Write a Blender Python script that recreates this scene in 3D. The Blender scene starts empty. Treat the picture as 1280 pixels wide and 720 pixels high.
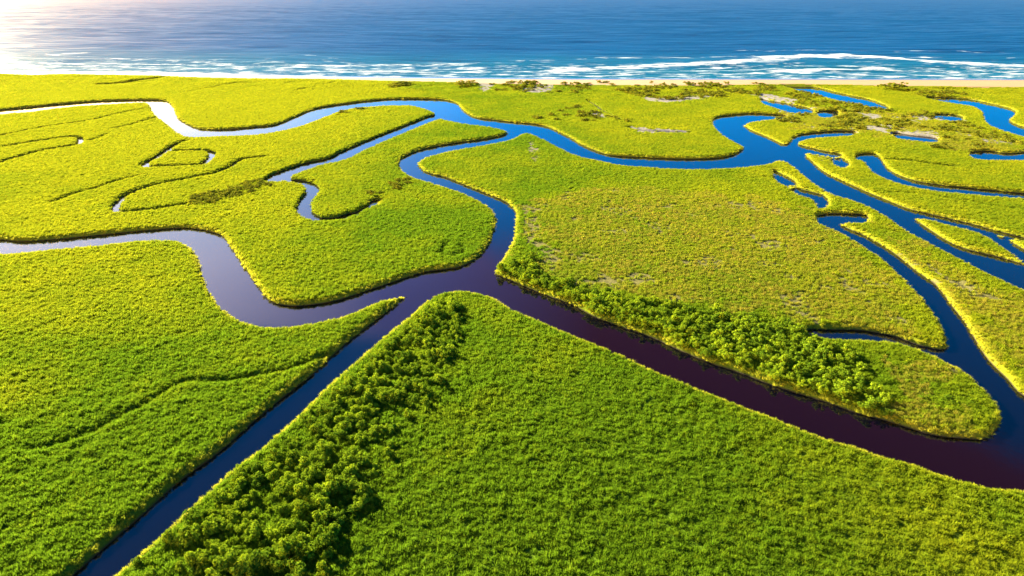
import bpy, math, random
import numpy as np
from mathutils import Vector, Matrix

random.seed(5)
RNG = np.random.default_rng(11)
sc = bpy.context.scene
COL = sc.collection
R = math.radians

# ------------------------------------------------------------------ settings
H_CAM, F_PX, HORIZON = 60.0, 853.33, -25.0
PITCH = math.atan((360 - HORIZON) / F_PX)
SUN_AZ, SUN_EL = R(-45), R(22)
SUN_STRENGTH, SKY_STRENGTH, EXPOSURE = 5.0, 0.05, 3.1
TOP = 1.25                                   # height of the grass top above the water

def world(px, py, z=0.0):
    """point of the 1280x720 survey picture -> ground position at height z"""
    u = np.asarray(px, float) - 640.0
    v = 360.0 - np.asarray(py, float)
    Z = -F_PX * math.sin(PITCH) + v * math.cos(PITCH)
    Y = F_PX * math.cos(PITCH) + v * math.sin(PITCH)
    t = (H_CAM - z) / -Z
    return np.stack([u * t, Y * t], -1)

def tag(o, label=None, cat=None, group=None, kind=None):
    if label: o['label'] = label
    if cat: o['category'] = cat
    if group: o['group'] = group
    if kind: o['kind'] = kind
    return o

# ------------------------------------------------------------------ numpy noise
def _hash(ix, iy, seed):
    h = (ix.astype(np.int64) * 374761393 + iy.astype(np.int64) * 668265263 + seed * 974634777) & 0xffffffff
    h = ((h ^ (h >> 13)) * 1274126177) & 0xffffffff
    h = ((h ^ (h >> 16)) * 2246822519) & 0xffffffff
    return ((h ^ (h >> 15)) & 0xffffff).astype(np.float64) / 0xffffff

def vnoise(x, y, seed=0):
    x0 = np.floor(x); y0 = np.floor(y)
    fx = x - x0; fy = y - y0
    fx = fx * fx * (3 - 2 * fx); fy = fy * fy * (3 - 2 * fy)
    ix = x0.astype(np.int64); iy = y0.astype(np.int64)
    a = _hash(ix, iy, seed); b = _hash(ix + 1, iy, seed)
    c = _hash(ix, iy + 1, seed); d = _hash(ix + 1, iy + 1, seed)
    return (a * (1 - fx) + b * fx) * (1 - fy) + (c * (1 - fx) + d * fx) * fy

def fbm(x, y, scale, seed=0, oct=3, gain=0.5):
    s = 0; a = 1; n = 0
    x = x / scale; y = y / scale
    for k in range(oct):
        c, t = math.cos(0.7 * k + .3), math.sin(0.7 * k + .3)
        s = s + a * vnoise((x * c - y * t) + 17.3 * k, (x * t + y * c) - 9.1 * k, seed + k * 7)
        n += a; a *= gain; x = x * 2.03; y = y * 2.03
    return s / n

def sstep(a, b, x):
    t = np.clip((x - a) / (b - a), 0, 1)
    return t * t * (3 - 2 * t)

# ------------------------------------------------------------------ traced shore lines (1280x720 survey)
OUT_N = [(-420,158),(-200,150),(-30,143),(0,138),(40,134),(80,130),(120,127),(160,125.5),(200,125.5),(212,129),(218,137),(222,147),
 (230,153),(242,159),(256,162),(285,162),(320,159),(345,156),(370,146),(395,136),(432,130),(470,125.5),(495,124),(532,124),
 (557,125.5),(572,130),(580,139),(595,147),(620,150.5),(640,153),(665,155),(685,159),(710,171),(730,182.5),(752,191),
 (770,195),(815,197.5),(865,199),(902,197),(920,192.5),(930,185),(925,180),(905,169),(892,157),(890,151),(900,146),
 (915,144),(940,142),(962,143),(985,145),(966,148),(950,150),(938,152),(932,156),(937,162),(960,172),(975,179),(982,181),(988,178),
 (990,174),(1000,169),(1022,166),(1047,164),(1070,165),(1065,168),(1035,170),(1012,172),(1000,176),(997,180),(1010,184),
 (1030,189),(1052,193),(1050,195),(1028,193),(1008,190),(1005,192),(1015,202),(1030,215),(1055,227),(1082,239.5),(1110,251),(1135,261),
 (1172,270),(1210,279),(1247,289),(1280,297.5),(1340,312),(1450,335),(1700,385)]
OUT_S = [(1700,640),(1450,622),(1340,615),(1280,611),(1247,608),(1210,600),(1172,589),(1135,577),(1097,566),(1060,554),(1017,541),
 (960,517),(927,505),(890,490),(852,475),(815,460),(777,442),(740,427),(710,415),(677,401),(640,385),(615,370),(590,363),
 (570,362),(552,365),(537,372),(520,387),(506,399),(495,407),(460,437),(420,472),(370,520),(325,559),(287,587),(250,620),
 (212,657),(175,690),(140,719),(95,760),(20,830),(-60,830),(40,765),(92,719),(125,690),(175,647),(225,602),(275,565),(320,525),(357,495),
 (395,465),(420,441),(445,420),(475,397),(497,380),(511,366),(492,370),(470,377),(432,393),(407,399),(357,407),(320,405.5),(295,396),
 (275,384),(260,365),(250,345),(245,325),(237,310),(225,301),(212,299),(175,299),(125,305),(75,309),(37,313),(0,316),
 (-60,319),(-250,324),(-420,330),(-420,305),(-250,303),(-60,301),(0,300),(25,302),(75,299),(125,294),(175,289),(225,285),(250,287),(275,294),(287,307),
 (300,327),(320,355),(335,375),(357,382),(382,382),(420,376),(470,360),(500,350),(532,340),(570,335),(590,327),(607,312),
 (615,297),(619,280),(617,267),(607,255),(582,242),(545,229),(515,220),(500,210),(499,202),(510,194),(532,186),(570,179),
 (607,174),(630,169),(634,165),(627,161),(607,157),(582,154),(552,148),(545,145),(542,140),(530,135),(515,131),(495,131),
 (470,132),(432,136),(407,145),(382,154),(357,161),(320,167),(275,169),(237,170),(220,164),(205,152),(192,142),(187,135),
 (185,130),(175,127.5),(125,130),(75,134),(37,139),(0,142),(-30,147),(-200,156),(-420,166)]
L_FIELD = [(657,165),(672,170),(690,179),(710,189),(727,195),(747,199),(777,205),(815,208),(852,210),(890,210),(927,208),
 (960,204),(978,199.5),(995,210),(1008,221),(1035,239),(1065,249),(1090,259),(1110,270),(1130,285),(1160,301),(1197,320),
 (1235,340),(1280,361),(1340,387),(1450,425),(1690,500),(1690,590),(1450,570),(1340,520),(1280,495),(1260,475),(1235,450),(1220,427),(1205,402),(1192,386),(1170,357),(1145,339),(1115,315),
 (1085,297),(1060,286),(1048,280),(1052,277),(1075,277),(1086,275),(1081,269),(1060,267.5),(1035,267.5),(1021,271),(1021,276),
 (1042,285),(1055,292),(1077,305),(1100,320),(1122,340),(1145,363),(1160,381),(1173,400),(1181,420),(1182,435),(1172,437),
 (1147,431),(1122,422),(1100,417),(1072,413),(1035,412.5),(1012,412),(1010,415),(1035,421),(1060,422),(1097,424),(1122,426),
 (1147,434),(1172,445),(1205,462),(1225,480),(1242,497),(1250,515),(1250,530),(1242,542),(1230,549),(1210,549),(1172,545),
 (1147,539),(1110,527),(1072,517),(1035,504),(997,492),(960,480),(927,467),(890,455),(847,437),(815,422),(780,410),
 (745,397),(715,381),(690,372),(665,362),(632,348),(620,343),(620,337),(630,322),(640,304),(644,295),(645,280),(645,267),
 (638,257),(627,250),(600,239),(570,227),(557,222),(532,215),(523,205),(530,197),(545,192),(570,186),(607,180),(640,173)]
L_ISLE = [(1137,269),(1155,272),(1172,276),(1197,282.5),(1225,290),(1242,300),(1260,312),(1280,324),(1340,346),(1420,372),(1340,350),(1280,331),
 (1247,321),(1210,312),(1185,302),(1160,286)]
L_BAR = [(1245,291),(1280,299),(1340,315),(1440,342),(1440,356),(1340,340),(1280,312),(1262,301)]
PONDS = [
 [(1068,197),(1076,193),(1088,192),(1098,195),(1105,205),(1115,215),(1140,225),(1172,231),(1210,235),(1280,242),(1400,252),(1400,257),(1280,246.5),(1210,241.5),
  (1160,236),(1122,227),(1100,219),(1087,210),(1080,200)],
 [(966,100.5),(985,103),(1022,110),(1060,119),(1090,125.5),(1112,134.5),(1102,135),(1072,130),(1035,121.5),(1005,114.5),(980,107)],
 [(950,124),(965,127),(985,130),(1010,135),(1017,140),(1000,140.5),(985,139),(972,135),(955,129)],
 [(1155,121),(1180,122),(1210,124),(1235,129),(1260,135),(1271,141),(1266,146),(1264,152),(1280,159),(1340,174),(1440,190),(1440,198),(1340,184),(1280,169.5),
  (1255,162),(1237,155),(1229,146),(1227,138),(1215,132),(1185,127)],
 [(1117,166),(1140,169.5),(1170,173),(1172,176.5),(1145,175),(1120,171)],
 [(1212,191),(1235,189),(1262,192),(1290,190),(1330,192),(1330,198),(1280,199),(1240,199),(1218,197)],
 [(965,214),(976,217),(992,226),(996,233),(982,231),(969,223)],
 [(985,233),(1005,238),(1030,245),(1036,256),(1022,258),(1016,248),(998,242)],
 [(1040,199),(1052,198),(1062,204),(1058,208),(1046,206)],
 [(1020,140),(1044,139),(1049,143),(1030,146)],
 [(1165,143),(1195,144),(1205,148),(1185,149)],
 [(474,251),(470,250),(462,254),(464,256),(473,254)],
]
# (centre line, width m, floor height m)
CREEKS = [
 ([(546,144.5),(520,155),(482,170),(445,186),(420,198),(395,203),(365,213),(352,218),(346,223)], 8.0, -.6),
 ([(340,224),(352,224),(375,226),(388,231),(391,238),(383,248),(380,259),(385,268),(400,273),(422,272),(442,266)], 3.6, -.5),
]
DITCHES = [
 ([(442,266),(460,256),(474,248)], 2.2, .15),
 ([(127,105),(150,104),(180,100.5),(205,97),(232,92.5),(244,91)], 7.0, -.3),
 ([(-60,101),(0,97),(20,95),(38,93),(70,91)], 3.2, .1),
 ([(-60,182),(0,169),(30,163),(62,157),(112,150),(150,141),(187,134)], 1.8, .2),
 ([(-60,192),(0,183),(50,175),(80,171),(100,171),(97,179),(75,184),(50,188),(20,196),(0,202),(-60,224)], 2.6, .1),
 ([(112,175),(122,172),(132,167)], 1.8, .3),
 ([(142,160),(160,156),(177,151),(195,146)], 2.0, .2),
 ([(232,175),(220,179),(209,186),(195,195),(181,203),(183,207),(200,206.5),(225,206),(250,204.5),(258,200),(265,192),(262,188),(250,187),(218,187.5)], 2.6, .0),
 ([(330,195),(318,196),(300,199),(285,208),(268,215),(240,221),(212,226),(185,232),(160,241),(148,250),(144,259),(150,263),(175,262),(200,259),(228,255)], 2.4, .1),
 ([(65,252),(85,244),(100,239),(120,234),(140,227),(165,220)], 1.8, .3),
 ([(-60,440),(0,428),(32,416),(55,406),(78,399)], .5, .75),
 ([(40,560),(60,555),(90,547),(125,532),(150,519),(175,507),(195,495),(212,484),(235,474),(262,474),(290,474),(320,468),(345,463),(370,457),(400,445),(425,435),(432,430)], .8, .35),
 ([(320,352),(318,340)], .4, .8),
 ([(230,115),(260,110),(290,105),(320,103)], 1.2, .5),
 ([(370,113),(395,108),(420,103)], 1.4, .4),
 ([(1075,238),(1110,240),(1150,242),(1200,250),(1240,257),(1280,262)], .9, .6),
 ([(735,125),(745,131),(755,138),(775,147),(790,150)], 2.5, .2),
 ([(785,158),(800,161),(820,163),(860,165)], 3.0, .05),
 ([(1110,198),(1135,200),(1165,204),(1195,207)], 2.4, .2),
 ([(1100,285),(1125,291),(1138,296)], 1.2, .5),
 ([(1160,325),(1180,338),(1200,352),(1215,364)], .8, .7),
 ([(556,305),(553,314),(560,318),(572,317),(580,312),(575,306)], 1.0, .35),
]
SHORE = [(-500,84),(-200,86.5),(0,88.5),(100,89.5),(240,91),(320,93.5),(420,95.3),(500,96.5),(600,97.3),(700,98.3),(1000,98.5),(1280,99),(1500,99.5),(1900,100.5)]
DUNE = [(-500, 88.8), (-200, 91.6), (0, 92.1), (40, 94.4), (80, 92.3), (150, 94.1), (200, 94.8), (240, 97.1), (320, 98.8), (345, 98.6), (400, 98.8), (500, 102.1), (580, 103.9), (620, 106.2), (700, 107.3), (850, 109.6), (950, 107.3), (980, 106.1), (1040, 107.3), (1120, 109.1), (1180, 110.8), (1280, 112.1), (1500, 111.8), (1900, 114.6)]

def smooth_closed(pts, z_by_normal=True, n=4):
    P = np.array(pts, float); N = len(P); out = []
    for i in range(N):
        p0, p1, p2, p3 = P[i - 1], P[i], P[(i + 1) % N], P[(i + 2) % N]
        for k in range(n):
            t = k / n
            out.append(.5 * ((2 * p1) + (-p0 + p2) * t + (2 * p0 - 5 * p1 + 4 * p2 - p3) * t * t + (-p0 + 3 * p1 - 3 * p2 + p3) * t ** 3))
    return np.array(out)

def outline(pts, water=True):
    Q = smooth_closed(pts)
    x, y = Q[:, 0], Q[:, 1]
    area = .5 * np.sum(x * np.roll(y, -1) - np.roll(x, -1) * y)
    T = np.roll(Q, -1, 0) - np.roll(Q, 1, 0)
    nrm = np.stack([T[:, 1], -T[:, 0]], 1) * (1 if area > 0 else -1)     # outward, y down
    nrm /= np.maximum(np.linalg.norm(nrm, axis=1, keepdims=True), 1e-6)
    ny = nrm[:, 1] if water else -nrm[:, 1]                               # >0: land on the near side
    z = TOP * sstep(-.15, .25, ny)
    for _ in range(2): z = (np.roll(z, 1) + 2 * z + np.roll(z, -1)) / 4
    W = np.stack([world(a, b, c) for (a, b), c in zip(Q, z)])
    # the lip of the near bank stands a little back from its water line
    Tw = np.roll(W, -1, 0) - np.roll(W, 1, 0)
    aw = .5 * np.sum(W[:, 0] * np.roll(W[:, 1], -1) - np.roll(W[:, 0], -1) * W[:, 1])
    nw = np.stack([Tw[:, 1], -Tw[:, 0]], 1) * (1 if aw > 0 else -1)
    nw /= np.maximum(np.linalg.norm(nw, axis=1, keepdims=True), 1e-6)
    if not water: nw = -nw
    return W - nw * (z / TOP * .5)[:, None]

def edges_of(W): return np.concatenate([W, np.roll(W, -1, 0)], 1)
def smooth_open(pts, n=4):
    P = np.array([pts[0]] + list(pts) + [pts[-1]], float); out = []
    for i in range(1, len(P) - 2):
        p0, p1, p2, p3 = P[i - 1], P[i], P[i + 1], P[i + 2]
        for k in range(n):
            t = k / n
            out.append(.5 * ((2 * p1) + (-p0 + p2) * t + (2 * p0 - 5 * p1 + 4 * p2 - p3) * t * t + (-p0 + 3 * p1 - 3 * p2 + p3) * t ** 3))
    out.append(P[-1]); return np.array(out)
def open_edges(pts, z):
    Q = smooth_open(pts); W = world(Q[:, 0], Q[:, 1], z)
    return np.concatenate([W[:-1], W[1:]], 1)

E_MAIN = np.concatenate([edges_of(outline(OUT_N + OUT_S))] + [edges_of(outline(l, False)) for l in (L_FIELD, L_ISLE, L_BAR)] +
                        [edges_of(outline(p)) for p in PONDS])
E_DITCH = []
for pts, w, fl in CREEKS + DITCHES:
    e = open_edges(pts, .7 if w > 3 else .9)
    E_DITCH.append(np.concatenate([e, np.full((len(e), 1), w / 2), np.full((len(e), 1), fl)], 1))
E_DITCH = np.concatenate(E_DITCH)

SHORE_W = world(*np.array(SHORE).T, 0.0); DUNE_W = world(*np.array(DUNE).T, 1.0)
def shore_y(x): return np.interp(x, SHORE_W[:, 0], SHORE_W[:, 1])
def dune_y(x): return np.interp(x, DUNE_W[:, 0], DUNE_W[:, 1])

def seg_dist(px, py, E):
    ax, ay, bx, by = E[:, 0], E[:, 1], E[:, 2], E[:, 3]
    dx, dy = bx - ax, by - ay
    L = dx * dx + dy * dy + 1e-9
    t = ((px[:, None] - ax) * dx + (py[:, None] - ay) * dy) / L
    t = np.clip(t, 0, 1)
    return np.hypot(px[:, None] - ax - t * dx, py[:, None] - ay - t * dy)

CUT = 12.0
def fields(x, y):
    """signed distance to the traced water (positive on land), ditch distance beyond its edge, ditch floor"""
    n = len(x)
    d = np.full(n, CUT); dd = np.full(n, CUT); fl = np.zeros(n); inside = np.zeros(n, bool)
    ly = np.log(np.maximum(y, 5.0)) * 28
    lx = (x / np.maximum(y, 5.0)) * 22
    key = np.floor(ly).astype(np.int64) * 4096 + np.clip(np.floor(lx), -2000, 2000).astype(np.int64) + 2048
    order = np.argsort(key, kind='stable'); ks = key[order]
    starts = np.flatnonzero(np.r_[True, ks[1:] != ks[:-1]]); ends = np.r_[starts[1:], n]
    m = E_MAIN; mx0 = np.minimum(m[:, 0], m[:, 2]); mx1 = np.maximum(m[:, 0], m[:, 2]); my0 = np.minimum(m[:, 1], m[:, 3]); my1 = np.maximum(m[:, 1], m[:, 3])
    q = E_DITCH; qx0 = np.minimum(q[:, 0], q[:, 2]); qx1 = np.maximum(q[:, 0], q[:, 2]); qy0 = np.minimum(q[:, 1], q[:, 3]); qy1 = np.maximum(q[:, 1], q[:, 3])
    for s, e in zip(starts, ends):
        for s2 in range(s, e, 20000):
            ii = order[s2:min(e, s2 + 20000)]
            px, py = x[ii], y[ii]
            x0, x1, y0, y1 = px.min(), px.max(), py.min(), py.max()
            k = (mx1 > x0 - CUT) & (mx0 < x1 + CUT) & (my1 > y0 - CUT) & (my0 < y1 + CUT)
            if k.any(): d[ii] = np.minimum(seg_dist(px, py, m[k]).min(1), CUT)
            k = (my1 >= y0) & (my0 <= y1) & (mx1 >= x0)
            if k.any():
                E = m[k]
                c = (E[:, 1] > py[:, None]) != (E[:, 3] > py[:, None])
                xi = E[:, 0] + (py[:, None] - E[:, 1]) * (E[:, 2] - E[:, 0]) / np.where(E[:, 3] == E[:, 1], 1e-9, E[:, 3] - E[:, 1])
                inside[ii] = (c & (px[:, None] < xi)).sum(1) % 2 == 1
            k = (qx1 > x0 - CUT) & (qx0 < x1 + CUT) & (qy1 > y0 - CUT) & (qy0 < y1 + CUT)
            if k.any():
                D = seg_dist(px, py, q[k]) - q[k][:, 4]
                j = D.argmin(1)
                dd[ii] = np.minimum(D[np.arange(len(ii)), j], CUT); fl[ii] = q[k][j, 5]
    return np.where(inside, -d, d), dd, fl

def in_poly(px, py, poly):
    c = np.zeros(len(px), bool); P = np.array(poly, float)
    for (ax, ay), (bx, by) in zip(P, np.roll(P, -1, 0)):
        c ^= ((ay > py) != (by > py)) & (px < (bx - ax) * (py - ay) / ((by - ay) if by != ay else 1e-9) + ax)
    return c

def heights(x, y, f=None):
    d, dd, fl = f if f is not None else fields(x, y)
    wob = .5 * (fbm(x, y, 2.5, 3, 2) - .5)
    de = d + wob * np.clip(np.abs(d), 0, 1)
    tops = .85 + .22 * (fbm(x, y, 22, 9, 3) - .5) + (.22 + .42 * sstep(125, 72, y)) * (fbm(x, y, 1.3, 21, 3) - .5) * sstep(.2, 1.5, de)
    z = np.where(de > 0, tops * (1 - np.exp(-(np.maximum(de, 0) / .5) ** 1.4)), np.maximum(-.9, de * .9))
    # ditches
    dw = dd + .5 * (fbm(x, y, 1.6, 31, 2) - .5)
    zd = np.where(dw > 0, fl + (tops - fl) * (1 - np.exp(-(np.maximum(dw, 0) / .45) ** 1.5)), np.maximum(fl + dw * .25, fl - .4))
    z = np.minimum(z, zd)
    # beach
    sy = shore_y(x); dy_ = dune_y(x)
    s = (sy - y)                                   # metres inland of the water line
    sand = s * .045 + .02
    inland = dy_ - y
    blend = sstep(-2, 5, inland + 2.5 * (fbm(x, y, 9, 41, 2) - .5))
    dunes = sstep(0, 8, inland) * sstep(60, 15, inland) * (fbm(x, y, 13, 43, 3) * 1.8 - .5)
    z = np.where(inland < 60, np.minimum(z * blend + sand * (1 - blend) + np.maximum(dunes, 0) * sstep(.5, 3, de) * sstep(.5, 2, dw), 99), z)
    return z

# ------------------------------------------------------------------ zones (what grows where), traced on the survey and laid on the ground
def zone(pts, z=1.2): return world(*np.array(pts, float).T, z)
Z_THICKET = zone([(150,722),(200,680),(262,628),(330,570),(385,522),(430,484),(470,448),(505,415),(530,388),(550,374),(576,373),(580,390),(572,415),(565,440),(540,462),
                  (552,480),(528,505),(505,535),(500,560),(474,585),(462,622),(436,650),(420,690),(405,722)])
Z_BANK = zone([(624,346),(628,334),(650,322),(662,318),(672,334),(700,350),(740,362),(790,372),(850,380),(920,390),(985,402),(1010,410),(1012,420),(1050,432),(1075,452),(1090,475),(1105,500),
               (1120,520),(1085,512),(1035,500),(960,476),(890,451),(847,433),(815,418),(780,407),(715,378),(665,359)])
Z_SPIT = zone([(1020,424),(1060,426),(1110,432),(1150,450),(1190,475),(1215,500),(1200,520),(1150,520),(1110,505),(1085,470),(1050,440)])
Z_LEFT = zone([(228,255),(240,247),(262,238),(285,232),(310,226),(335,222),(345,224),(335,231),(310,240),(290,246),(262,252),(245,257)])
Z_CREEK = zone([(474,246),(462,250),(450,246),(465,238),(480,229),(500,222),(520,222),(505,232),(490,238),(480,241)])
Z_FAR = zone([(407,143),(420,139),(440,135),(470,134),(468,137),(440,141),(412,145)])
Z_SCRUB = zone([(960,121),(1010,112),(1060,125),(1120,140),(1165,140),(1200,150),(1225,158),(1280,176),(1280,196),(1215,188),(1170,168),(1115,165),(1070,160),(1000,160),(970,150),(960,140),(1020,142),(1000,132)])
Z_DUNES = zone([(612,105),(660,102),(700,104),(760,104),(830,104),(900,105),(950,104),(975,112),(940,122),(890,121),(830,125),(800,121),(760,112),(730,116),(690,116),(640,114),(612,112)])
Z_MID = zone([(665,146),(700,138),(730,128),(750,136),(790,152),(740,150),(700,152)])
Z_RIGHT = zone([(1130,113),(1185,113),(1215,118),(1180,121),(1150,119)])
DRY = [zone([(1090,450),(1150,450),(1190,480),(1210,515),(1160,530),(1120,515)]),
       zone([(660,255),(700,240),(800,230),(900,240),(1010,260),(1090,310),(1150,370),(1175,430),(1080,410),(940,395),(800,370),(700,350),(655,300)]),
       zone([(1100,275),(1200,330),(1300,380),(1300,480),(1240,440),(1190,370),(1140,320)]),
       zone([(960,128),(1110,140),(1280,176),(1280,200),(1200,190),(1080,165),(990,160)])]
BARE = [zone(p, 1) for p in (
    [(652,257),(664,255),(672,262),(662,270),(676,300),(698,318),(705,335),(688,338),(672,318),(660,300),(655,280)],
    [(712,314),(735,315),(740,326),(720,328)],[(745,345),(800,342),(830,350),(800,358),(752,356)],[(860,322),(882,320),(884,330),(850,334)],
    [(700,240),(712,233),(716,240),(704,246)],[(838,370),(862,372),(860,386),(846,384)],[(665,175),(671,180),(675,200),(670,206),(663,196)],
    [(1155,325),(1180,335),(1215,362),(1200,362),(1175,345)],[(1010,188),(1040,192),(1060,204),(1040,206)],
    [(650,114),(665,108),(690,107),(692,114),(668,117)],[(800,121),(820,122),(850,120),(880,118),(895,121),(860,126),(830,128),(808,126)],
    [(930,117),(960,118),(1000,124),(995,129),(960,124)],[(740,138),(752,140),(758,147),(746,147)],[(785,156),(815,160),(860,163),(864,166),(800,165)],
    [(1130,141),(1200,146),(1210,151),(1150,150)],[(1075,140),(1105,143),(1092,151),(1078,148)],[(1080,156),(1115,154),(1118,162),(1090,164)],
    [(596,105),(605,103),(617,106),(612,113),(600,115)],[(318,96),(336,93),(344,96),(330,99)],[(1095,165),(1170,163),(1172,171),(1120,168)],
    [(1165,122),(1220,123),(1190,128)],[(0,0),(1,0),(1,1)])]

def soft(x, y, polys, r=2.0):
    """membership with an uneven edge"""
    wx = x + r * 2 * (vnoise(x / r, y / r, 5) - .5) + r * (vnoise(x / r * 2.7, y / r * 2.7, 6) - .5)
    wy = y + r * 2 * (vnoise(x / r, y / r, 15) - .5) + r * (vnoise(x / r * 2.7, y / r * 2.7, 16) - .5)
    m = np.zeros(len(x), bool)
    for P in polys:
        b = (x > P[:, 0].min() - 5) & (x < P[:, 0].max() + 5) & (y > P[:, 1].min() - 5) & (y < P[:, 1].max() + 5)
        if b.any():
            idx = np.flatnonzero(b); m[idx] |= in_poly(wx[idx], wy[idx], P)
    return m

# ------------------------------------------------------------------ materials
def new_mat(name):
    m = bpy.data.materials.new(name); m.use_nodes = True
    nt = m.node_tree; nt.nodes.clear()
    return m, nt, nt.nodes, nt.links
def add(ns, t, **kw):
    n = ns.new(t)
    for k, v in kw.items():
        if isinstance(k, str) and hasattr(n, k): setattr(n, k, v)
    return n
def mixc(nt, fac, a, b, mode='MIX'):
    n = nt.nodes.new('ShaderNodeMix'); n.data_type = 'RGBA'; n.blend_type = mode
    for s, v in ((0, fac), (6, a), (7, b)):
        if hasattr(v, 'is_linked') or hasattr(v, 'links'): nt.links.new(v, n.inputs[s])
        else: n.inputs[s].default_value = v if s == 0 else (*v, 1)
    return n.outputs[2]
def math_(nt, op, a, b=0.0, clamp=False):
    n = nt.nodes.new('ShaderNodeMath'); n.operation = op; n.use_clamp = clamp
    for s, v in ((0, a), (1, b)):
        if hasattr(v, 'links'): nt.links.new(v, n.inputs[s])
        else: n.inputs[s].default_value = v
    return n.outputs[0]
def noise(nt, scale, detail=3, rough=.5, vec=None, out=0):
    n = nt.nodes.new('ShaderNodeTexNoise'); n.inputs['Scale'].default_value = scale
    n.inputs['Detail'].default_value = detail; n.inputs['Roughness'].default_value = rough
    if vec is not None: nt.links.new(vec, n.inputs['Vector'])
    return n.outputs[out]
def ramp(nt, fac, stops):
    n = nt.nodes.new('ShaderNodeValToRGB'); e = n.color_ramp.elements
    e[0].position, e[0].color = stops[0][0], (*stops[0][1], 1)
    e[1].position, e[1].color = stops[1][0], (*stops[1][1], 1)
    for p, c in stops[2:]:
        k = e.new(p); k.color = (*c, 1)
    nt.links.new(fac, n.inputs[0]); return n.outputs[0]

LIT_RIM = (.42, .42, .035)  # sunlit brightness of the bank edge, painted as blade colour
LUSH, LIME, DRYC, DARKC = (.088, .168, .007), (.230, .262, .009), (.235, .205, .028), (.020, .050, .006)

def leaf_shader(nt, colour, trans=.45, gain=1.0):
    d = nt.nodes.new('ShaderNodeBsdfDiffuse'); t = nt.nodes.new('ShaderNodeBsdfTranslucent'); m = nt.nodes.new('ShaderNodeMixShader')
    nt.links.new(colour, d.inputs[0]); nt.links.new(colour, t.inputs[0]); m.inputs[0].default_value = trans
    nt.links.new(d.outputs[0], m.inputs[1]); nt.links.new(t.outputs[0], m.inputs[2])
    o = nt.nodes.new('ShaderNodeOutputMaterial'); nt.links.new(m.outputs[0], o.inputs[0])

def mat_ground():
    m, nt, ns, L = new_mat('marsh_ground')
    geo = ns.new('ShaderNodeNewGeometry'); pos = geo.outputs['Position']
    a = ns.new('ShaderNodeAttribute'); a.attribute_name = 'tone'
    b = ns.new('ShaderNodeAttribute'); b.attribute_name = 'dry'
    c = ns.new('ShaderNodeAttribute'); c.attribute_name = 'bare'
    sd_ = ns.new('ShaderNodeAttribute'); sd_.attribute_name = 'sandy'
    fine = noise(nt, 1.3, 4, .65, pos)
    g = mixc(nt, math_(nt, 'ADD', a.outputs['Fac'], math_(nt, 'MULTIPLY', math_(nt, 'SUBTRACT', fine, .5), 1.1), True), LUSH, LIME)
    g = mixc(nt, math_(nt, 'MULTIPLY', b.outputs['Fac'], noise(nt, .5, 4, .6, pos)), g, DRYC)
    g = mixc(nt, .45, g, (.035, .050, .010))
    g = mixc(nt, math_(nt, 'MULTIPLY', math_(nt, 'SUBTRACT', noise(nt, 3.2, 2, .6, pos), .45, True), 1.6, True), g, DARKC)
    mud = mixc(nt, noise(nt, .8, 4, .6, pos), (.10, .105, .095), (.22, .21, .19))
    dk = mixc(nt, noise(nt, .8, 4, .6, pos), (.062, .062, .022), (.13, .125, .05))
    mud = mixc(nt, sd_.outputs['Fac'], dk, mud)
    g = mixc(nt, c.outputs['Fac'], g, mud)
    z = ns.new('ShaderNodeSeparateXYZ'); L.new(pos, z.inputs[0])
    wet = ns.new('ShaderNodeMapRange'); wet.inputs[1].default_value = .02; wet.inputs[2].default_value = .28; wet.inputs[3].default_value = 1; wet.inputs[4].default_value = 0
    L.new(z.outputs[2], wet.inputs[0])
    g = mixc(nt, wet.outputs[0], g, (.030, .024, .018))
    p = ns.new('ShaderNodeBsdfPrincipled'); L.new(g, p.inputs['Base Color']); p.inputs['Roughness'].default_value = .85
    p.inputs['Specular IOR Level'].default_value = 0
    bp = ns.new('ShaderNodeBump'); bp.inputs['Strength'].default_value = .8; bp.inputs['Distance'].default_value = .25
    L.new(noise(nt, 2.2, 5, .65, pos), bp.inputs['Height']); L.new(bp.outputs[0], p.inputs['Normal'])
    o = ns.new('ShaderNodeOutputMaterial'); L.new(p.outputs[0], o.inputs[0]); return m

def mat_sand():
    m, nt, ns, L = new_mat('beach_sand')
    geo = ns.new('ShaderNodeNewGeometry'); pos = geo.outputs['Position']
    z = ns.new('ShaderNodeSeparateXYZ'); L.new(pos, z.inputs[0])
    g = mixc(nt, noise(nt, .15, 5, .6, pos), (.17, .095, .035), (.26, .155, .065))
    wet = ns.new('ShaderNodeMapRange'); wet.inputs[1].default_value = .25; wet.inputs[2].default_value = .55; wet.inputs[3].default_value = 1; wet.inputs[4].default_value = 0
    L.new(z.outputs[2], wet.inputs[0])
    g = mixc(nt, wet.outputs[0], g, (.095, .058, .045))
    rg = ns.new('ShaderNodeMapRange'); rg.inputs[3].default_value = .8; rg.inputs[4].default_value = .22; L.new(wet.outputs[0], rg.inputs[0])
    p = ns.new('ShaderNodeBsdfPrincipled'); L.new(g, p.inputs['Base Color']); L.new(rg.outputs[0], p.inputs['Roughness'])
    o = ns.new('ShaderNodeOutputMaterial'); L.new(p.outputs[0], o.inputs[0]); return m

def mat_grass():
    m, nt, ns, L = new_mat('grass_blades')
    def at(n):
        a = ns.new('ShaderNodeAttribute'); a.attribute_type = 'INSTANCER'; a.attribute_name = n; return a.outputs['Fac']
    g = mixc(nt, at('tone'), LUSH, LIME)
    g = mixc(nt, at('dry'), g, DRYC)
    g = mixc(nt, at('lit_rim'), g, LIT_RIM)
    leaf_shader(nt, g, .5); return m

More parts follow.
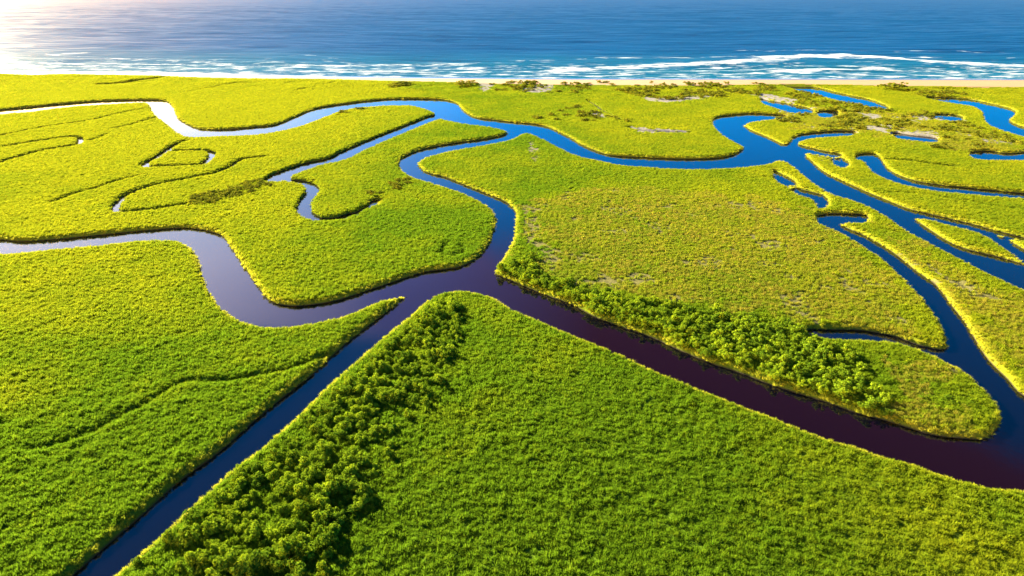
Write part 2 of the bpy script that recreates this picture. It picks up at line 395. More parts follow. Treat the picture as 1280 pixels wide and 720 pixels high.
def mat_shrub(name, dark, light):
    m, nt, ns, L = new_mat(name)
    oi = ns.new('ShaderNodeObjectInfo'); geo = ns.new('ShaderNodeNewGeometry')
    f = math_(nt, 'ADD', math_(nt, 'MULTIPLY', geo.outputs['Random Per Island'], .45), math_(nt, 'MULTIPLY', oi.outputs['Random'], .55))
    leaf_shader(nt, mixc(nt, f, dark, light), .28); return m

def mat_water(name, sea=False):
    m, nt, ns, L = new_mat(name)
    geo = ns.new('ShaderNodeNewGeometry'); pos = geo.outputs['Position']
    p = ns.new('ShaderNodeBsdfPrincipled'); p.inputs['IOR'].default_value = 1.33
    if not sea:
        p.inputs['Base Color'].default_value = (.0008, .0007, .0030, 1)
        p.inputs['Roughness'].default_value = .05
        bp = ns.new('ShaderNodeBump'); bp.inputs['Strength'].default_value = .25; bp.inputs['Distance'].default_value = .02
        L.new(noise(nt, 1.2, 2, .5, pos), bp.inputs['Height']); L.new(bp.outputs[0], p.inputs['Normal'])
        o = ns.new('ShaderNodeOutputMaterial'); L.new(p.outputs[0], o.inputs[0]); return m
    at = ns.new('ShaderNodeAttribute'); at.attribute_name = 'foam'
    sh = ns.new('ShaderNodeAttribute'); sh.attribute_name = 'shallow'
    mp = ns.new('ShaderNodeMapping'); L.new(pos, mp.inputs[0]); mp.inputs['Scale'].default_value = (.35, 1.0, 1)
    deep = mixc(nt, noise(nt, .02, 4, .6, mp.outputs[0]), (.000, .034, .110), (.000, .044, .138))
    c = mixc(nt, sh.outputs['Fac'], deep, (.002, .070, .130))
    n1 = noise(nt, .16, 6, .7, mp.outputs[0])
    f = math_(nt, 'SUBTRACT', math_(nt, 'ADD', at.outputs['Fac'], math_(nt, 'MULTIPLY', math_(nt, 'SUBTRACT', n1, .5), 2.6)), .42)
    f = math_(nt, 'MULTIPLY', f, 1.6, True)
    f = math_(nt, 'MULTIPLY', f, math_(nt, 'MULTIPLY', at.outputs['Fac'], 2.5, True), True)
    c = mixc(nt, f, c, (.62, .65, .68))
    # a wave-roughened sea never mirrors fully at a low angle: a fixed share of gloss over the water's own colour
    ns.remove(p)
    df = ns.new('ShaderNodeBsdfDiffuse'); gl = ns.new('ShaderNodeBsdfGlossy'); ms = ns.new('ShaderNodeMixShader')
    gl.inputs['Roughness'].default_value = .31; gl.inputs['Color'].default_value = (1, 1, 1, 1)
    L.new(c, df.inputs[0])
    lw = ns.new('ShaderNodeLayerWeight'); lw.inputs[0].default_value = .5           # facing: 1 at grazing
    fr = ns.new('ShaderNodeMapRange')
    for q_, v_ in ((1, .90), (2, .985), (3, .030), (4, SEA_GLOSS)): fr.inputs[q_].default_value = v_
    L.new(lw.outputs['Facing'], fr.inputs[0]); L.new(fr.outputs[0], ms.inputs[0])
    bp = ns.new('ShaderNodeBump'); bp.inputs['Strength'].default_value = .45; bp.inputs['Distance'].default_value = .5
    L.new(noise(nt, .22, 4, .6, mp.outputs[0]), bp.inputs['Height']); L.new(bp.outputs[0], gl.inputs['Normal']); L.new(bp.outputs[0], df.inputs['Normal'])
    L.new(df.outputs[0], ms.inputs[1]); L.new(gl.outputs[0], ms.inputs[2])
    o = ns.new('ShaderNodeOutputMaterial'); L.new(ms.outputs[0], o.inputs[0]); return m
SEA_GLOSS = .085

M_GROUND, M_SAND, M_GRASS = mat_ground(), mat_sand(), mat_grass()
M_RIVER, M_SEA = mat_water('creek_water'), mat_water('sea_water', True)
M_SHRUB = mat_shrub('shrub_leaves', (.040, .105, .008), (.24, .33, .012))
M_SCRUB = mat_shrub('scrub_leaves', (.060, .085, .010), (.20, .21, .012))

# ------------------------------------------------------------------ mesh helper
def mesh_obj(name, V, Fq, mat, smooth=True, attrs=None):
    me = bpy.data.meshes.new(name)
    V = np.ascontiguousarray(V, np.float32); Fq = np.ascontiguousarray(Fq, np.int32)
    k = Fq.shape[1]
    me.vertices.add(len(V)); me.vertices.foreach_set('co', V.ravel())
    me.loops.add(Fq.size); me.loops.foreach_set('vertex_index', Fq.ravel())
    me.polygons.add(len(Fq)); me.polygons.foreach_set('loop_start', np.arange(0, Fq.size, k, dtype=np.int32))
    me.polygons.foreach_set('loop_total', np.full(len(Fq), k, np.int32))
    if smooth: me.polygons.foreach_set('use_smooth', np.ones(len(Fq), bool))
    for n, v in (attrs or {}).items():
        a = me.attributes.new(n, 'FLOAT', 'POINT'); a.data.foreach_set('value', np.ascontiguousarray(v, np.float32))
    me.update(calc_edges=True)
    if mat: me.materials.append(mat)
    o = bpy.data.objects.new(name, me); COL.objects.link(o); return o

def grid_faces(nr, nc):
    i = np.arange(nr * nc).reshape(nr, nc)
    return np.stack([i[:-1, :-1], i[:-1, 1:], i[1:, 1:], i[1:, :-1]], -1).reshape(-1, 4)

# ------------------------------------------------------------------ vegetation tone (noise, gradients by position, painted bank edge)
def tone_of(x, y, d, dd):
    far = sstep(110, 330, y)
    t = .10 + .27 * far + .80 * (fbm(x, y, 26, 71, 3) - .5) + .5 * (fbm(x, y, 6, 72, 2) - .5)
    t += .75 * sstep(15, 105, -x) * sstep(76, 125, y) + .42 * sstep(14, 70, x) - .25 * sstep(34, 10, np.abs(x - 8)) * sstep(104, 80, y) - .35 * sstep(10, 45, -x) * sstep(92, 70, y)
    t += .40 * sstep(1.6, .3, d)                    # sunlit lip of the banks, painted in as a paler tone
    return np.clip(t, 0, 1)

# ------------------------------------------------------------------ terrain
ys = [14.0]
while ys[-1] < 640:
    Y = ys[-1]
    ys.append(Y + (.8 if Y < 44 else max(.17, .42 * Y * Y / 51200)))
ys = np.array([-900, -200, -40] + ys)
core = np.linspace(-1, 1, 1150)
cs = np.concatenate([[-20, -5, -2.2, -1.4, -1.15], core, [1.15, 1.4, 2.2, 5, 20]])
YY = np.repeat(ys[:, None], len(cs), 1)
half = np.maximum(.78 * YY + 44, 46)
XX = half * cs[None, :]
gx, gy = XX.ravel(), YY.ravel()
FD = fields(gx, gy)
gz = heights(gx, gy, FD)
sd = shore_y(gx) - gy
gz = np.where(sd < -25, -1.6, gz)
tone = tone_of(gx, gy, FD[0], FD[1])
dry = soft(gx, gy, DRY, 6.0) * (.35 + .9 * fbm(gx, gy, 7, 77, 3))
dz = soft(gx, gy, DRY, 6.0)
bare = np.maximum(soft(gx, gy, BARE, 2.2).astype(float), dz * sstep(.60, .68, fbm(gx, gy, 6, 78, 4)))
# bare sand blow-outs among the dunes
FQ = grid_faces(len(ys), len(cs))
is_sand = (dune_y(gx) - gy + 3.0 * (fbm(gx, gy, 14, 81, 3) - .5)) < 0
V = np.stack([gx, gy, gz], 1)
fs = is_sand[FQ].all(1) & (gy[FQ].max(1) > 100)
keep = gy[FQ].min(1) < shore_y(gx[FQ[:, 0]]) + 60
def sub(Vv, Ff, at):
    u, inv = np.unique(Ff.ravel(), return_inverse=True)
    return Vv[u], inv.reshape(Ff.shape), {k: v[u] for k, v in at.items()}
A = {'tone': tone, 'dry': dry, 'bare': bare, 'sandy': sstep(230, 300, gy)}
v1, f1, a1 = sub(V, FQ[~fs & keep], A)
tag(mesh_obj('ground', v1, f1, M_GROUND, attrs=a1), 'low green marsh ground cut by winding tidal creeks', 'ground', kind='structure')
v1, f1, a1 = sub(V, FQ[fs & keep], A)
tag(mesh_obj('beach', v1, f1, M_SAND, attrs={}), 'narrow tan sand beach between dunes and surf', 'beach', kind='structure')

# creek water: one still sheet under the marsh, ending under the sand
xs = np.linspace(-12000, 12000, 241)
ya = np.full_like(xs, -900.0); yb = shore_y(xs) - 6
rv = np.concatenate([np.stack([xs, ya + 0, xs * 0 + .0], 1), np.stack([xs, yb, xs * 0 + .0], 1)])
tag(mesh_obj('river', rv, grid_faces(2, len(xs)), M_RIVER, smooth=False), 'dark winding creek water threading the green marsh', 'river', kind='structure')

# ------------------------------------------------------------------ sea
rows = [-8.0]
while rows[-1] < 2600: rows.append(rows[-1] + max(.8, .0042 * (rows[-1] + 8)))
while rows[-1] < 14000: rows.append(rows[-1] * 1.06)
rows = np.array(rows)
cx = np.concatenate([[-14000, -6000, -3500, -2200], np.linspace(-1500, 1500, 900), [2200, 3500, 6000, 14000]])
SX = np.repeat(cx[None, :], len(rows), 0); SD = np.repeat(rows[:, None], len(cx), 1)
flat = sstep(2600, 700, SD) * sstep(2600, 1400, np.abs(SX))
SY = shore_y(SX) + SD
sx, s_ = SX.ravel(), SD.ravel()
warp = 60 * (fbm(sx, s_ * 2, 240, 91, 3) - .5)
ph = (s_ + warp)
wl = 30.0
amp = (.32 + .5 * fbm(sx, s_ * 3, 120, 95, 2)) * sstep(0, 40, s_)
rid = lambda lx, ly, sd: 1 - np.abs(2 * fbm((ph * 0 + sx) / lx, ph / ly, 1.0, sd, 2) - 1) * 1.6
zz = amp * (1.5 * rid(110, 24, 201) + .8 * rid(45, 10, 203) + .35 * np.sin(ph / wl * 2 * math.pi) - 1.6)
zz += .25 * (fbm(sx, s_ * 3, 14, 96, 3) - .5) * sstep(0, 20, s_)
zz = zz * flat.ravel()
xr = sstep(-250, 500, sx)                       # surf is heavier to the right
def band(c, w, seed, lx=90):
    cc = c + 34 * (fbm(sx, 0 * sx, lx, seed, 4) - .5)
    q = (s_ - cc) / w
    return np.exp(-np.where(q > 0, q * 2.2, q * .8) ** 2)
foam = .42 * np.exp(-(np.maximum(s_ - 1.0, 0) / (5 + 9 * fbm(sx, 0 * sx, 60, 101, 2))) ** 2)
CREST = [([(660,88),(700,86.5),(740,85),(800,82.5),(850,80),(900,77),(960,73),(1000,70)], 3.2, .85),
 ([(930,72),(960,70.5),(1010,69),(1060,68.5),(1110,71),(1150,75),(1180,77),(1230,79.5),(1290,81),(1500,82)], 2.6, .95),
 ([(1120,72),(1160,70),(1190,71),(1215,75),(1240,79)], 1.3, .7), ([(940,91),(970,89.5),(1000,87),(1040,85),(1075,85.5),(1090,87)], 2.0, .85),
 ([(1225,91),(1280,91.5),(1400,92)], 1.3, .75), ([(1088,60.5),(1098,60),(1108,61)], 1.6, .9), ([(600,76),(680,75),(760,72),(880,70.5),(960,68)], 1.2, .5),
 ([(640,91),(760,92),(900,92.5),(960,91)], 1.6, .6), ([(300,84),(400,81),(520,80),(640,80)], 2.0, .64), ([(330,90),(420,88.5),(540,89),(660,90)], 2.4, .7),
 ([(100,79),(220,80),(320,78)], 1.8, .62), ([(520,86),(580,84),(640,85)], 2.0, .6), ([(160,86),(260,85),(340,86)], 2.4, .64), ([(540,77),(560,76.5),(575,77)], 1.2, .7), ([(900,63),(1000,62),(1120,63.5),(1280,64)], .9, .42)]
rag = fbm(sx, s_ * 2.2, 16, 131, 4) - .5
for pts, wpx, st in CREST:
    C = world(*np.array(pts, float).T, 0.3)
    cy = np.interp(sx, C[:, 0], C[:, 1]); on = sstep(C[0, 0] - 10, C[0, 0] + 25, sx) * sstep(C[-1, 0] + 10, C[-1, 0] - 25, sx)
    wm = wpx * cy * cy / 51200 * 1.0
    q = (SY.ravel() - cy + 9 * (fbm(sx, 0 * sx, 42, 133, 3) - .5)) / wm
    foam = np.maximum(foam, st * .82 * (.75 + .5 * fbm(sx, s_ * 1.5, 28, 137, 3)) * on * np.exp(-np.where(q > 0, q * 1.5, q * .75) ** 2))
rows_ = rid(130, 13, 211) * sstep(.55, .95, rid(70, 40, 213)) * sstep(210, 120, s_) * sstep(4, 14, s_)
foam = np.maximum(foam, .62 * sstep(.55, 1.0, rows_))
foam = np.maximum(foam, .40 * sstep(170, 30, s_))
foam = np.clip(foam + rag * .35 * sstep(.05, .3, foam), 0, 1)
shallow = sstep(230, 20, s_) * (.5 + .5 * fbm(sx, s_ * 3, 80, 119, 3))
zz = zz + foam * .25 * (s_ > 12)
Vs = np.stack([sx, SY.ravel(), zz + np.where(s_ < 0, -.0, 0)], 1)
# the sheet dips under the sand at its near edge
Vs[:, 2] -= sstep(2, -8, s_) * .4
tag(mesh_obj('sea', Vs, grid_faces(len(rows), len(cx)), M_SEA, attrs={'foam': foam, 'shallow': shallow}),
    'blue open sea with rows of white surf', 'sea', kind='structure')

# ------------------------------------------------------------------ grass tufts (geometry-node instances of real blades)
def tuft(name, nb, rad, hgt, wid, seed):
    rg = random.Random(seed); vs = []; fs_ = []
    for _ in range(nb):
        a = rg.uniform(0, 6.283); r = rad * math.sqrt(rg.random()); bx, by = r * math.cos(a), r * math.sin(a)
        la = a + rg.uniform(-.9, .9); lean = rg.uniform(.15, .6) * hgt * (.3 + r / rad); h = hgt * rg.uniform(.7, 1.12) * (1 - .6 * (r / rad) ** 2)
        w = wid * rg.uniform(.7, 1.3); fa = rg.uniform(0, 3.1416); wx, wy = w * math.cos(fa), w * math.sin(fa)
        lx, ly = math.cos(la) * lean, math.sin(la) * lean
        n = len(vs)
        vs += [(bx - wx, by - wy, -.12), (bx + wx, by + wy, -.12), (bx + lx * .35 + wx * .9, by + ly * .35 + wy * .9, h * .65),
               (bx + lx * .35 - wx * .9, by + ly * .35 - wy * .9, h * .65), (bx + lx, by + ly, h)]
        fs_ += [(n, n + 1, n + 2, n + 3), (n + 3, n + 2, n + 4)]
    me = bpy.data.meshes.new(name); me.from_pydata(vs, [], fs_); me.materials.append(M_GRASS)
    o = bpy.data.objects.new(name, me); TUFTS.objects.link(o); return o
TUFTS = bpy.data.collections.new('tuft_shapes')      # not linked to the scene: only the source of the instances
for k in range(4): tuft('tuft', 48, .34, .50, .028, 10 + k)

def instancer(name, P, rot, scl, var, attrs, coll, label, cat):
    me = bpy.data.meshes.new(name)
    me.vertices.add(len(P)); me.vertices.foreach_set('co', np.ascontiguousarray(P, np.float32).ravel())
    a = me.attributes.new('rot', 'FLOAT_VECTOR', 'POINT'); a.data.foreach_set('vector', np.ascontiguousarray(rot, np.float32).ravel())
    a = me.attributes.new('scl', 'FLOAT_VECTOR', 'POINT'); a.data.foreach_set('vector', np.ascontiguousarray(scl, np.float32).ravel())
    a = me.attributes.new('var', 'INT', 'POINT'); a.data.foreach_set('value', np.ascontiguousarray(var, np.int32))
    for n, v in attrs.items():
        a = me.attributes.new(n, 'FLOAT', 'POINT'); a.data.foreach_set('value', np.ascontiguousarray(v, np.float32))
    o = bpy.data.objects.new(name, me); COL.objects.link(o)
    ng = bpy.data.node_groups.new(name + '_scatter', 'GeometryNodeTree')
    ng.interface.new_socket('Geometry', in_out='INPUT', socket_type='NodeSocketGeometry')
    ng.interface.new_socket('Geometry', in_out='OUTPUT', socket_type='NodeSocketGeometry')
    N = ng.nodes; gi = N.new('NodeGroupInput'); go = N.new('NodeGroupOutput'); ip = N.new('GeometryNodeInstanceOnPoints')
    ci = N.new('GeometryNodeCollectionInfo'); ci.inputs['Collection'].default_value = coll
    ci.inputs['Separate Children'].default_value = True; ci.inputs['Reset Children'].default_value = True
    def na(nm, ty):
        q = N.new('GeometryNodeInputNamedAttribute'); q.data_type = ty; q.inputs['Name'].default_value = nm; return q.outputs['Attribute']
    K = ng.links; K.new(gi.outputs[0], ip.inputs['Points']); K.new(ci.outputs[0], ip.inputs['Instance'])
    ip.inputs['Pick Instance'].default_value = True
    K.new(na('var', 'INT'), ip.inputs['Instance Index'])
    K.new(na('rot', 'FLOAT_VECTOR'), ip.inputs['Rotation']); K.new(na('scl', 'FLOAT_VECTOR'), ip.inputs['Scale'])
    K.new(ip.outputs[0], go.inputs[0])
    md = o.modifiers.new('scatter', 'NODES'); md.node_group = ng
    return tag(o, label, cat, kind='stuff')

THICKETS = [Z_THICKET, Z_BANK, Z_LEFT, Z_CREEK, Z_SCRUB, Z_DUNES]
px_, py_, sc_ = [], [], []
Y0 = 44.0
while Y0 < 520:                                       # one hummock to each cell of an uneven lattice
    st = .54 if Y0 < 80 else .54 * (Y0 / 80) ** .42
    w = .74 * Y0 + 46
    xx = np.arange(-w, w, st)
    px_.append(xx + RNG.uniform(-.48, .48, len(xx)) * st); py_.append(Y0 + RNG.uniform(-.48, .48, len(xx)) * st)
    sc_.append(np.full(len(xx), st / .54) * RNG.uniform(.8, 1.2, len(xx)))
    Y0 += st
tx, ty, ts = np.concatenate(px_), np.concatenate(py_), np.concatenate(sc_)
k = (ty < dune_y(tx) - 1.5 + 5 * (vnoise(tx / 7, ty / 7, 55) - .5)); tx, ty, ts = tx[k], ty[k], ts[k]
fd = fields(tx, ty); tz = heights(tx, ty, fd)
br = soft(tx, ty, BARE, 2.2)
mot = soft(tx, ty, DRY, 6.0) * sstep(.60, .68, fbm(tx, ty, 6, 78, 4))
k = (tz > .16) & (fd[0] > .05) & (RNG.random(len(tx)) > mot * .6) & (~br | (RNG.random(len(tx)) < np.where(ty > 260, .06, .3))) & (RNG.random(len(tx)) < .80 + .4 * fbm(tx, ty, 3.0, 61, 2))
tx, ty, ts, tz, fd0, fd1 = tx[k], ty[k], ts[k], tz[k], fd[0][k], fd[1][k]
tn = tone_of(tx, ty, fd0, fd1) + RNG.normal(0, .07, len(tx))
dr = soft(tx, ty, DRY, 6.0) * (.2 + .9 * fbm(tx, ty, 7, 77, 3)) * RNG.random(len(tx)) * 1.1
rot = np.stack([RNG.normal(0, .10, len(tx)), RNG.normal(0, .10, len(tx)), RNG.uniform(0, 6.28, len(tx))], 1)
hs = ts ** .5 * (.45 + .22 * sstep(75, 125, ty) + (.72 - .35 * sstep(75, 125, ty)) * fbm(tx, ty, 1.7, 63, 3) + .35 * fbm(tx, ty, 11, 64, 2)) * (1 - .35 * sstep(90, 260, ty)) * RNG.uniform(.75, 1.25, len(tx)) * (1 - .35 * sstep(1.5, .4, fd0)) * RNG.uniform(.8, 1.2, len(tx))
scl = np.stack([ts * RNG.uniform(.9, 1.25, len(tx)), ts * RNG.uniform(.9, 1.25, len(tx)), hs], 1)
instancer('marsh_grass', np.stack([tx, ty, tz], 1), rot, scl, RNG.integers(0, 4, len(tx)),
          {'tone': np.clip(tn, 0, 1), 'dry': np.clip(dr, 0, 1), 'lit_rim': sstep(1.25, .35, fd0) * np.clip(1.5 * fbm(tx, ty, 4, 66, 3), 0, .9)}, TUFTS,
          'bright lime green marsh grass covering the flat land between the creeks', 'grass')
print('tufts', len(tx))

# ------------------------------------------------------------------ shrubs
def shrub_mesh(name, seed, mat, nl=10, leaves=62, flat_=.8, ls=.10):
    rg = np.random.default_rng(seed); vs = []; fs_ = []
    lobes = [(rg.uniform(-.58, .58), rg.uniform(-.58, .58), rg.uniform(.22, .95) * flat_, rg.uniform(.16, .34)) for _ in range(nl)] + [(rg.uniform(-.15, .15), rg.uniform(-.15, .15), .38 * flat_, .44)]
    for (cx_, cy_, cz_, r) in lobes:
        n = int(leaves * (r / .33) ** 2)
        D = rg.normal(size=(n, 3)); D /= np.linalg.norm(D, axis=1, keepdims=True); D[:, 2] = np.abs(D[:, 2]) * .9 - .25 * (rg.random(n) < .4)
        P = np.array([cx_, cy_, cz_]) + D * r * rg.uniform(.72, 1.15, (n, 1)) * np.array([1, 1, .85])
        Nn = D + rg.normal(0, .45, (n, 3)); Nn /= np.linalg.norm(Nn, axis=1, keepdims=True)
        A_ = np.cross(Nn, rg.normal(size=(n, 3))); A_ /= np.linalg.norm(A_, axis=1, keepdims=True); B_ = np.cross(Nn, A_)
        s = ls * rg.uniform(.6, 1.3, (n, 1))
        for q in range(n):
            if P[q, 2] < .02: continue
            b = len(vs); a_, b_ = A_[q] * s[q], B_[q] * s[q] * .6
            vs += [tuple(P[q] - a_), tuple(P[q] + b_), tuple(P[q] + a_), tuple(P[q] - b_)]; fs_.append((b, b + 1, b + 2, b + 3))
    # a few woody stems from the ground into the crown
    for q in range(5):
        a = rg.uniform(0, 6.28); tx_, ty_ = .3 * math.cos(a), .3 * math.sin(a); b = len(vs)
        for (ox, oy, oz, rr) in ((0, 0, -.15, .03), (tx_, ty_, .5 * flat_, .012)):
            for j in range(3): vs.append((ox + rr * math.cos(j * 2.09), oy + rr * math.sin(j * 2.09), oz))
        for j in range(3): fs_.append((b + j, b + (j + 1) % 3, b + 3 + (j + 1) % 3, b + 3 + j))
    me = bpy.data.meshes.new(name); me.from_pydata(vs, [], fs_); me.materials.append(mat); return me
SHR = [shrub_mesh('shrub', 200 + k, M_SHRUB) for k in range(6)]
SCR = [shrub_mesh('scrub_bush', 300 + k, M_SCRUB, nl=5, leaves=34, flat_=.62, ls=.13) for k in range(4)]
SHRUBS = bpy.data.collections.new('shrub_shapes')
SCRUBS = bpy.data.collections.new('scrub_shapes')
for me in SHR: SHRUBS.objects.link(bpy.data.objects.new('shrub_shape', me))
for me in SCR: SCRUBS.objects.link(bpy.data.objects.new('scrub_shape', me))

def scatter(P, step, seed, keepf=None, jit=.75):
    rg = np.random.default_rng(seed)
    x0, y0 = P.min(0); x1, y1 = P.max(0)
    X, Y = np.meshgrid(np.arange(x0, x1, step), np.arange(y0, y1, step))
    x = X.ravel() + rg.uniform(-jit, jit, X.size) * step; y = Y.ravel() + rg.uniform(-jit, jit, X.size) * step
    wx = x + 2.5 * (vnoise(x / 3, y / 3, seed) - .5); wy = y + 2.5 * (vnoise(x / 3, y / 3, seed + 1) - .5)
    k = in_poly(wx, wy, P) & (rg.random(X.size) < 1.3 - fbm(x, y, 2.6, seed + 50, 2)); x, y = x[k], y[k]
    f = fields(x, y); z = heights(x, y, f)
    k = (f[0] > .6) & (f[1] > .3) & (z > .5)
    if keepf is not None: k &= keepf(x, y)
    return x[k], y[k], z[k]

GA = 'bushes of the thicket along the straight lower channel'
GB = 'bushes of the thicket on the bank above the purple channel'
LA = 'leafy green bush packed in the thicket beside the straight lower left channel'
LB = 'leafy green bush packed in the thicket on the bank above the dark purple channel'
inst, rest = [], []
for P, step, seed, lab, grp, dens in ((Z_THICKET, .92, 1, LA, GA, .82), (Z_BANK, .88, 2, LB, GB, .92)):
    x, y, z = scatter(P, step, seed, lambda a, b: fbm(a, b, 5.5, 200 + seed, 3) < dens - .12)
    for a, b, c in zip(x, y, z):
        s = .55 + .95 * random.random() ** 1.9 * (.8 + .5 * float(vnoise(np.array([a / 6]), np.array([b / 6]), 88)[0]))
        inst.append((a, b, c, s, s * random.uniform(.9, 1.5) * (1.1 if seed == 1 else 1), random.uniform(0, 6.28), lab, grp))
def on_screen(a, b, c, m=0):
    # inside the survey picture, and how big a metre shows there
    dy, dz = b, c - H_CAM
    depth = dy * math.cos(PITCH) - dz * math.sin(PITCH)
    u = 640 + F_PX * a / depth; v = 360 - F_PX * (dy * math.sin(PITCH) + dz * math.cos(PITCH)) / depth
    return u, v, F_PX / depth
def shows(t):
    u, v, k = on_screen(*t[:3]); return (4 < u < 1276 and 4 < v < 712, k * t[3])
inst.sort(key=lambda t: (not shows(t)[0], -shows(t)[1]))
near, rest = inst[:296], inst[296:]
print('shrubs', len(inst))
for i, (a, b, c, s, h, r, lab, grp) in enumerate(near):
    o = bpy.data.objects.new('shrub', SHR[i % 6]); COL.objects.link(o)
    o.location = (a, b, c - .05); o.rotation_euler = (random.uniform(-.1, .1), random.uniform(-.1, .1), r); o.scale = (s, s, h)
    tag(o, lab, 'shrub', grp)
def stuff_from(name, lst, coll, nvar, label, cat):
    Lr = np.array([[t[0], t[1], t[2] - .05, t[3], t[4], t[5]] for t in lst]); n = len(Lr)
    instancer(name, Lr[:, :3], np.stack([np.zeros(n), np.zeros(n), Lr[:, 5]], 1), Lr[:, [3, 3, 4]], RNG.integers(0, nvar, n), {}, coll, label, cat)
x, y, z = scatter(Z_SPIT, 1.5, 12, lambda a, b: fbm(a, b, 4, 77, 3) < .55)
for a, b, c in zip(x, y, z):
    s = random.uniform(.35, .85); rest.append((a, b, c, s, s * .8, random.uniform(0, 6.28), '', ''))
stuff_from('shrub_thicket', rest, SHRUBS, 6, 'dense mass of small green bushes filling out the two channel side thickets', 'thicket')

lst = []
for P, step, seed, s0, th in ((Z_LEFT, 1.5, 4, 1.7, .75), (Z_CREEK, 1.8, 5, 1.6, .62), (Z_FAR, 2.4, 6, 2.0, .6), (Z_MID, 3.2, 9, 2.4, .45)):
    x, y, z = scatter(P, step, seed, lambda a, b: fbm(a, b, 5, 300 + seed, 3) < th)
    lst += [(a, b, c, s0 * random.uniform(.7, 1.3), s0 * random.uniform(.5, .9), random.uniform(0, 6.28)) for a, b, c in zip(x, y, z)]
stuff_from('low_scrub', lst, SCRUBS, 4, 'dark low scrub filling the loop ends of the left and middle creeks', 'scrub')
lst = []
for P, step, seed, s0, th in ((Z_SCRUB, 2.6, 7, 2.9, .52), (Z_DUNES, 3.0, 8, 3.2, .50), (Z_RIGHT, 2.6, 10, 2.8, .62)):
    x, y, z = scatter(P, step, seed, lambda a, b: fbm(a, b * .7, 8, 300 + seed, 3) < th - .03)
    lst += [(a, b, c, s0 * random.uniform(.35, 1.15), s0 * random.uniform(.3, .8), random.uniform(0, 6.28)) for a, b, c in zip(x, y, z)]
stuff_from('dune_scrub', lst, SCRUBS, 4, 'patchy dark scrub on the dunes and the rough ground behind the beach', 'scrub')
print('scrub', len(lst))

def lone(name, px, py, w, h, me, label, cat='bush'):
    p = world(px, py, 1.0); f = heights(np.array([p[0]]), np.array([p[1]]))
    o = bpy.data.objects.new(name, me); COL.objects.link(o); o.location = (p[0], p[1], float(f[0]) - .1); o.scale = (w, w * .8, h)
    return tag(o, label, cat)
lone('bush', 495, 108, 14, 5, SCR[0], 'lone dark round bush on the far lime marsh just short of the beach')
lone('bush', 1117, 112.5, 11, 6, SCR[1], 'lone dark bush on the sand edge near the top right pool')
lone('bush', 582, 108, 11, 4.5, SCR[2], 'dark bush left of the pale sand patch behind the beach')
lone('bush', 1171, 184, 5, 2.5, SCR[3], 'small dark bush below the narrow pond in the right scrub')

# ------------------------------------------------------------------ haze
def box(name, x0, x1, y0, y1, z0, z1, mat):
    v = [(x, y, z) for x in (x0, x1) for y in (y0, y1) for z in (z0, z1)]
    f = [(0, 1, 3, 2), (4, 6, 7, 5), (0, 4, 5, 1), (2, 3, 7, 6), (0, 2, 6, 4), (1, 5, 7, 3)]
    me = bpy.data.meshes.new(name); me.from_pydata(v, [], f); me.materials.append(mat)
    o = bpy.data.objects.new(name, me); COL.objects.link(o); return o
HAZE = True
if HAZE:
    m = bpy.data.materials.new('haze_air'); m.use_nodes = True; nt = m.node_tree; nt.nodes.clear()
    pv = nt.nodes.new('ShaderNodeVolumePrincipled'); pv.inputs['Color'].default_value = (1.0, .62, .18, 1)
    pv.inputs['Density'].default_value = .000013; pv.inputs['Anisotropy'].default_value = .9
    o = nt.nodes.new('ShaderNodeOutputMaterial'); nt.links.new(pv.outputs[0], o.inputs['Volume'])
    tag(box('haze', -15000, 15000, -1200, 15500, -4, 68, m), 'thin warm haze glowing toward the sun over the sea', 'haze', kind='stuff')

# ------------------------------------------------------------------ light
w = bpy.data.worlds.new('World'); sc.world = w; w.use_nodes = True
nt = w.node_tree; bg = nt.nodes['Background']
sky = nt.nodes.new('ShaderNodeTexSky'); sky.sky_type = 'NISHITA'; sky.sun_disc = False
sky.sun_elevation = SUN_EL; sky.sun_rotation = SUN_AZ
sky.air_density = .75; sky.dust_density = .5; sky.ozone_density = 6.0
hsv = nt.nodes.new('ShaderNodeHueSaturation'); hsv.inputs['Saturation'].default_value = 2.2; hsv.inputs['Value'].default_value = .85
nt.links.new(sky.outputs[0], hsv.inputs['Color']); tc = nt.nodes.new('ShaderNodeTexCoord'); sx_ = nt.nodes.new('ShaderNodeSeparateXYZ'); nt.links.new(tc.outputs['Generated'], sx_.inputs[0])
az = math_(nt, 'MULTIPLY', math_(nt, 'ARCTAN2', sx_.outputs[0], sx_.outputs[1]), 57.3)
el = math_(nt, 'MULTIPLY', math_(nt, 'ARCSINE', sx_.outputs[2]), 57.3)
elc = math_(nt, 'ADD', math_(nt, 'MULTIPLY', az, .22), 25.5)
cn = noise(nt, 3.5, 5, .55, tc.outputs['Generated'])
dv = math_(nt, 'ADD', math_(nt, 'ABSOLUTE', math_(nt, 'SUBTRACT', el, elc)), math_(nt, 'MULTIPLY', math_(nt, 'SUBTRACT', cn, .5), 8.0))
mr = nt.nodes.new('ShaderNodeMapRange'); mr.interpolation_type = 'SMOOTHSTEP'
for q_, v_ in ((1, 4.0), (2, 6.5), (3, 1.0), (4, 0.0)): mr.inputs[q_].default_value = v_
nt.links.new(dv, mr.inputs[0])
azr = nt.nodes.new('ShaderNodeMapRange')
for q_, v_ in ((1, -62), (2, -38), (3, 0.0), (4, .9)): azr.inputs[q_].default_value = v_
nt.links.new(az, azr.inputs[0])
cc = nt.nodes.new('ShaderNodeMapRange')
for q_, v_ in ((1, -28), (2, 8), (3, 0.0), (4, 1.0)): cc.inputs[q_].default_value = v_
nt.links.new(az, cc.inputs[0])
cl = ramp(nt, cc.outputs[0], [(0.0, (7.6, 7.2, 10.5)), (1.0, (.95, .19, .36)), (.45, (1.5, 1.6, 4.8))])
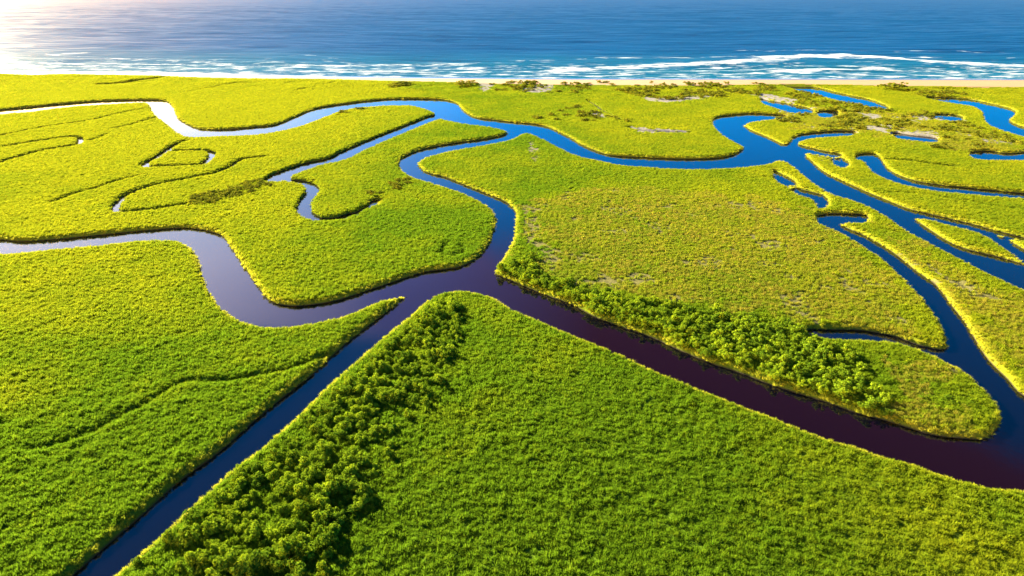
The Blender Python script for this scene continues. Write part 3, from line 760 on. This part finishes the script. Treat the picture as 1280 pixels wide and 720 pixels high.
def rng(src, a0, a1):
    q = nt.nodes.new('ShaderNodeMapRange'); q.interpolation_type = 'SMOOTHSTEP'
    for q_, v_ in ((1, a0), (2, a1), (3, 1.0), (4, 0.0)): q.inputs[q_].default_value = v_
    nt.links.new(src, q.inputs[0]); return q.outputs[0]
mx = mixc(nt, math_(nt, 'MULTIPLY', math_(nt, 'MULTIPLY', mr.outputs[0], azr.outputs[0]), math_(nt, 'SUBTRACT', 1.0, rng(el, 15.5, 20.5))), hsv.outputs[0], cl)
# unseen bright sky patches added toward the sun, pale and gold, for water reflections
veil = math_(nt, 'MULTIPLY', rng(az, -30, 2), rng(math_(nt, 'ADD', el, math_(nt, 'MULTIPLY', cn, 8.0)), 19, 29))
gold = math_(nt, 'MULTIPLY', rng(az, -50, -14), rng(el, 4, 11))
mx0 = mx
vr = nt.nodes.new('ShaderNodeMapRange')
for q_, v_ in ((1, -40), (2, -10), (3, 0.0), (4, 1.0)): vr.inputs[q_].default_value = v_
nt.links.new(az, vr.inputs[0])
mx = mixc(nt, math_(nt, 'MULTIPLY', veil, .9), mx, ramp(nt, vr.outputs[0], [(0.0, (10.0, 9.2, 9.6)), (1.0, (3.0, 4.6, 8.0))]))
mx = mixc(nt, gold, mx, (90.0, 46.0, 3.0))
nt.links.new(mx, bg.inputs[0]); bg.inputs[1].default_value = SKY_STRENGTH
sl = bpy.data.lights.new('sun', 'SUN'); sl.energy = SUN_STRENGTH; sl.angle = R(.53); sl.color = (1, .83, .50)
so = bpy.data.objects.new('sun', sl); COL.objects.link(so)
sv = Vector((math.sin(SUN_AZ) * math.cos(SUN_EL), math.cos(SUN_AZ) * math.cos(SUN_EL), math.sin(SUN_EL)))
so.rotation_euler = (-sv).to_track_quat('-Z', 'Y').to_euler()

# ------------------------------------------------------------------ camera
cd = bpy.data.cameras.new('camera'); cd.sensor_width = 36; cd.lens = F_PX / 1280 * 36; cd.clip_start = .5; cd.clip_end = 40000
co = bpy.data.objects.new('camera', cd); COL.objects.link(co); co.location = (0, 0, H_CAM)
co.rotation_euler = (math.pi / 2 - PITCH, 0, 0); sc.camera = co
sc.view_settings.view_transform = 'Standard'; sc.view_settings.look = 'None'
sc.view_settings.exposure = EXPOSURE; sc.view_settings.gamma = 1
sc.cycles.max_bounces = 6; sc.cycles.diffuse_bounces = 3; sc.cycles.glossy_bounces = 3; sc.cycles.volume_bounces = 1
sc.cycles.use_denoising = False if False else True
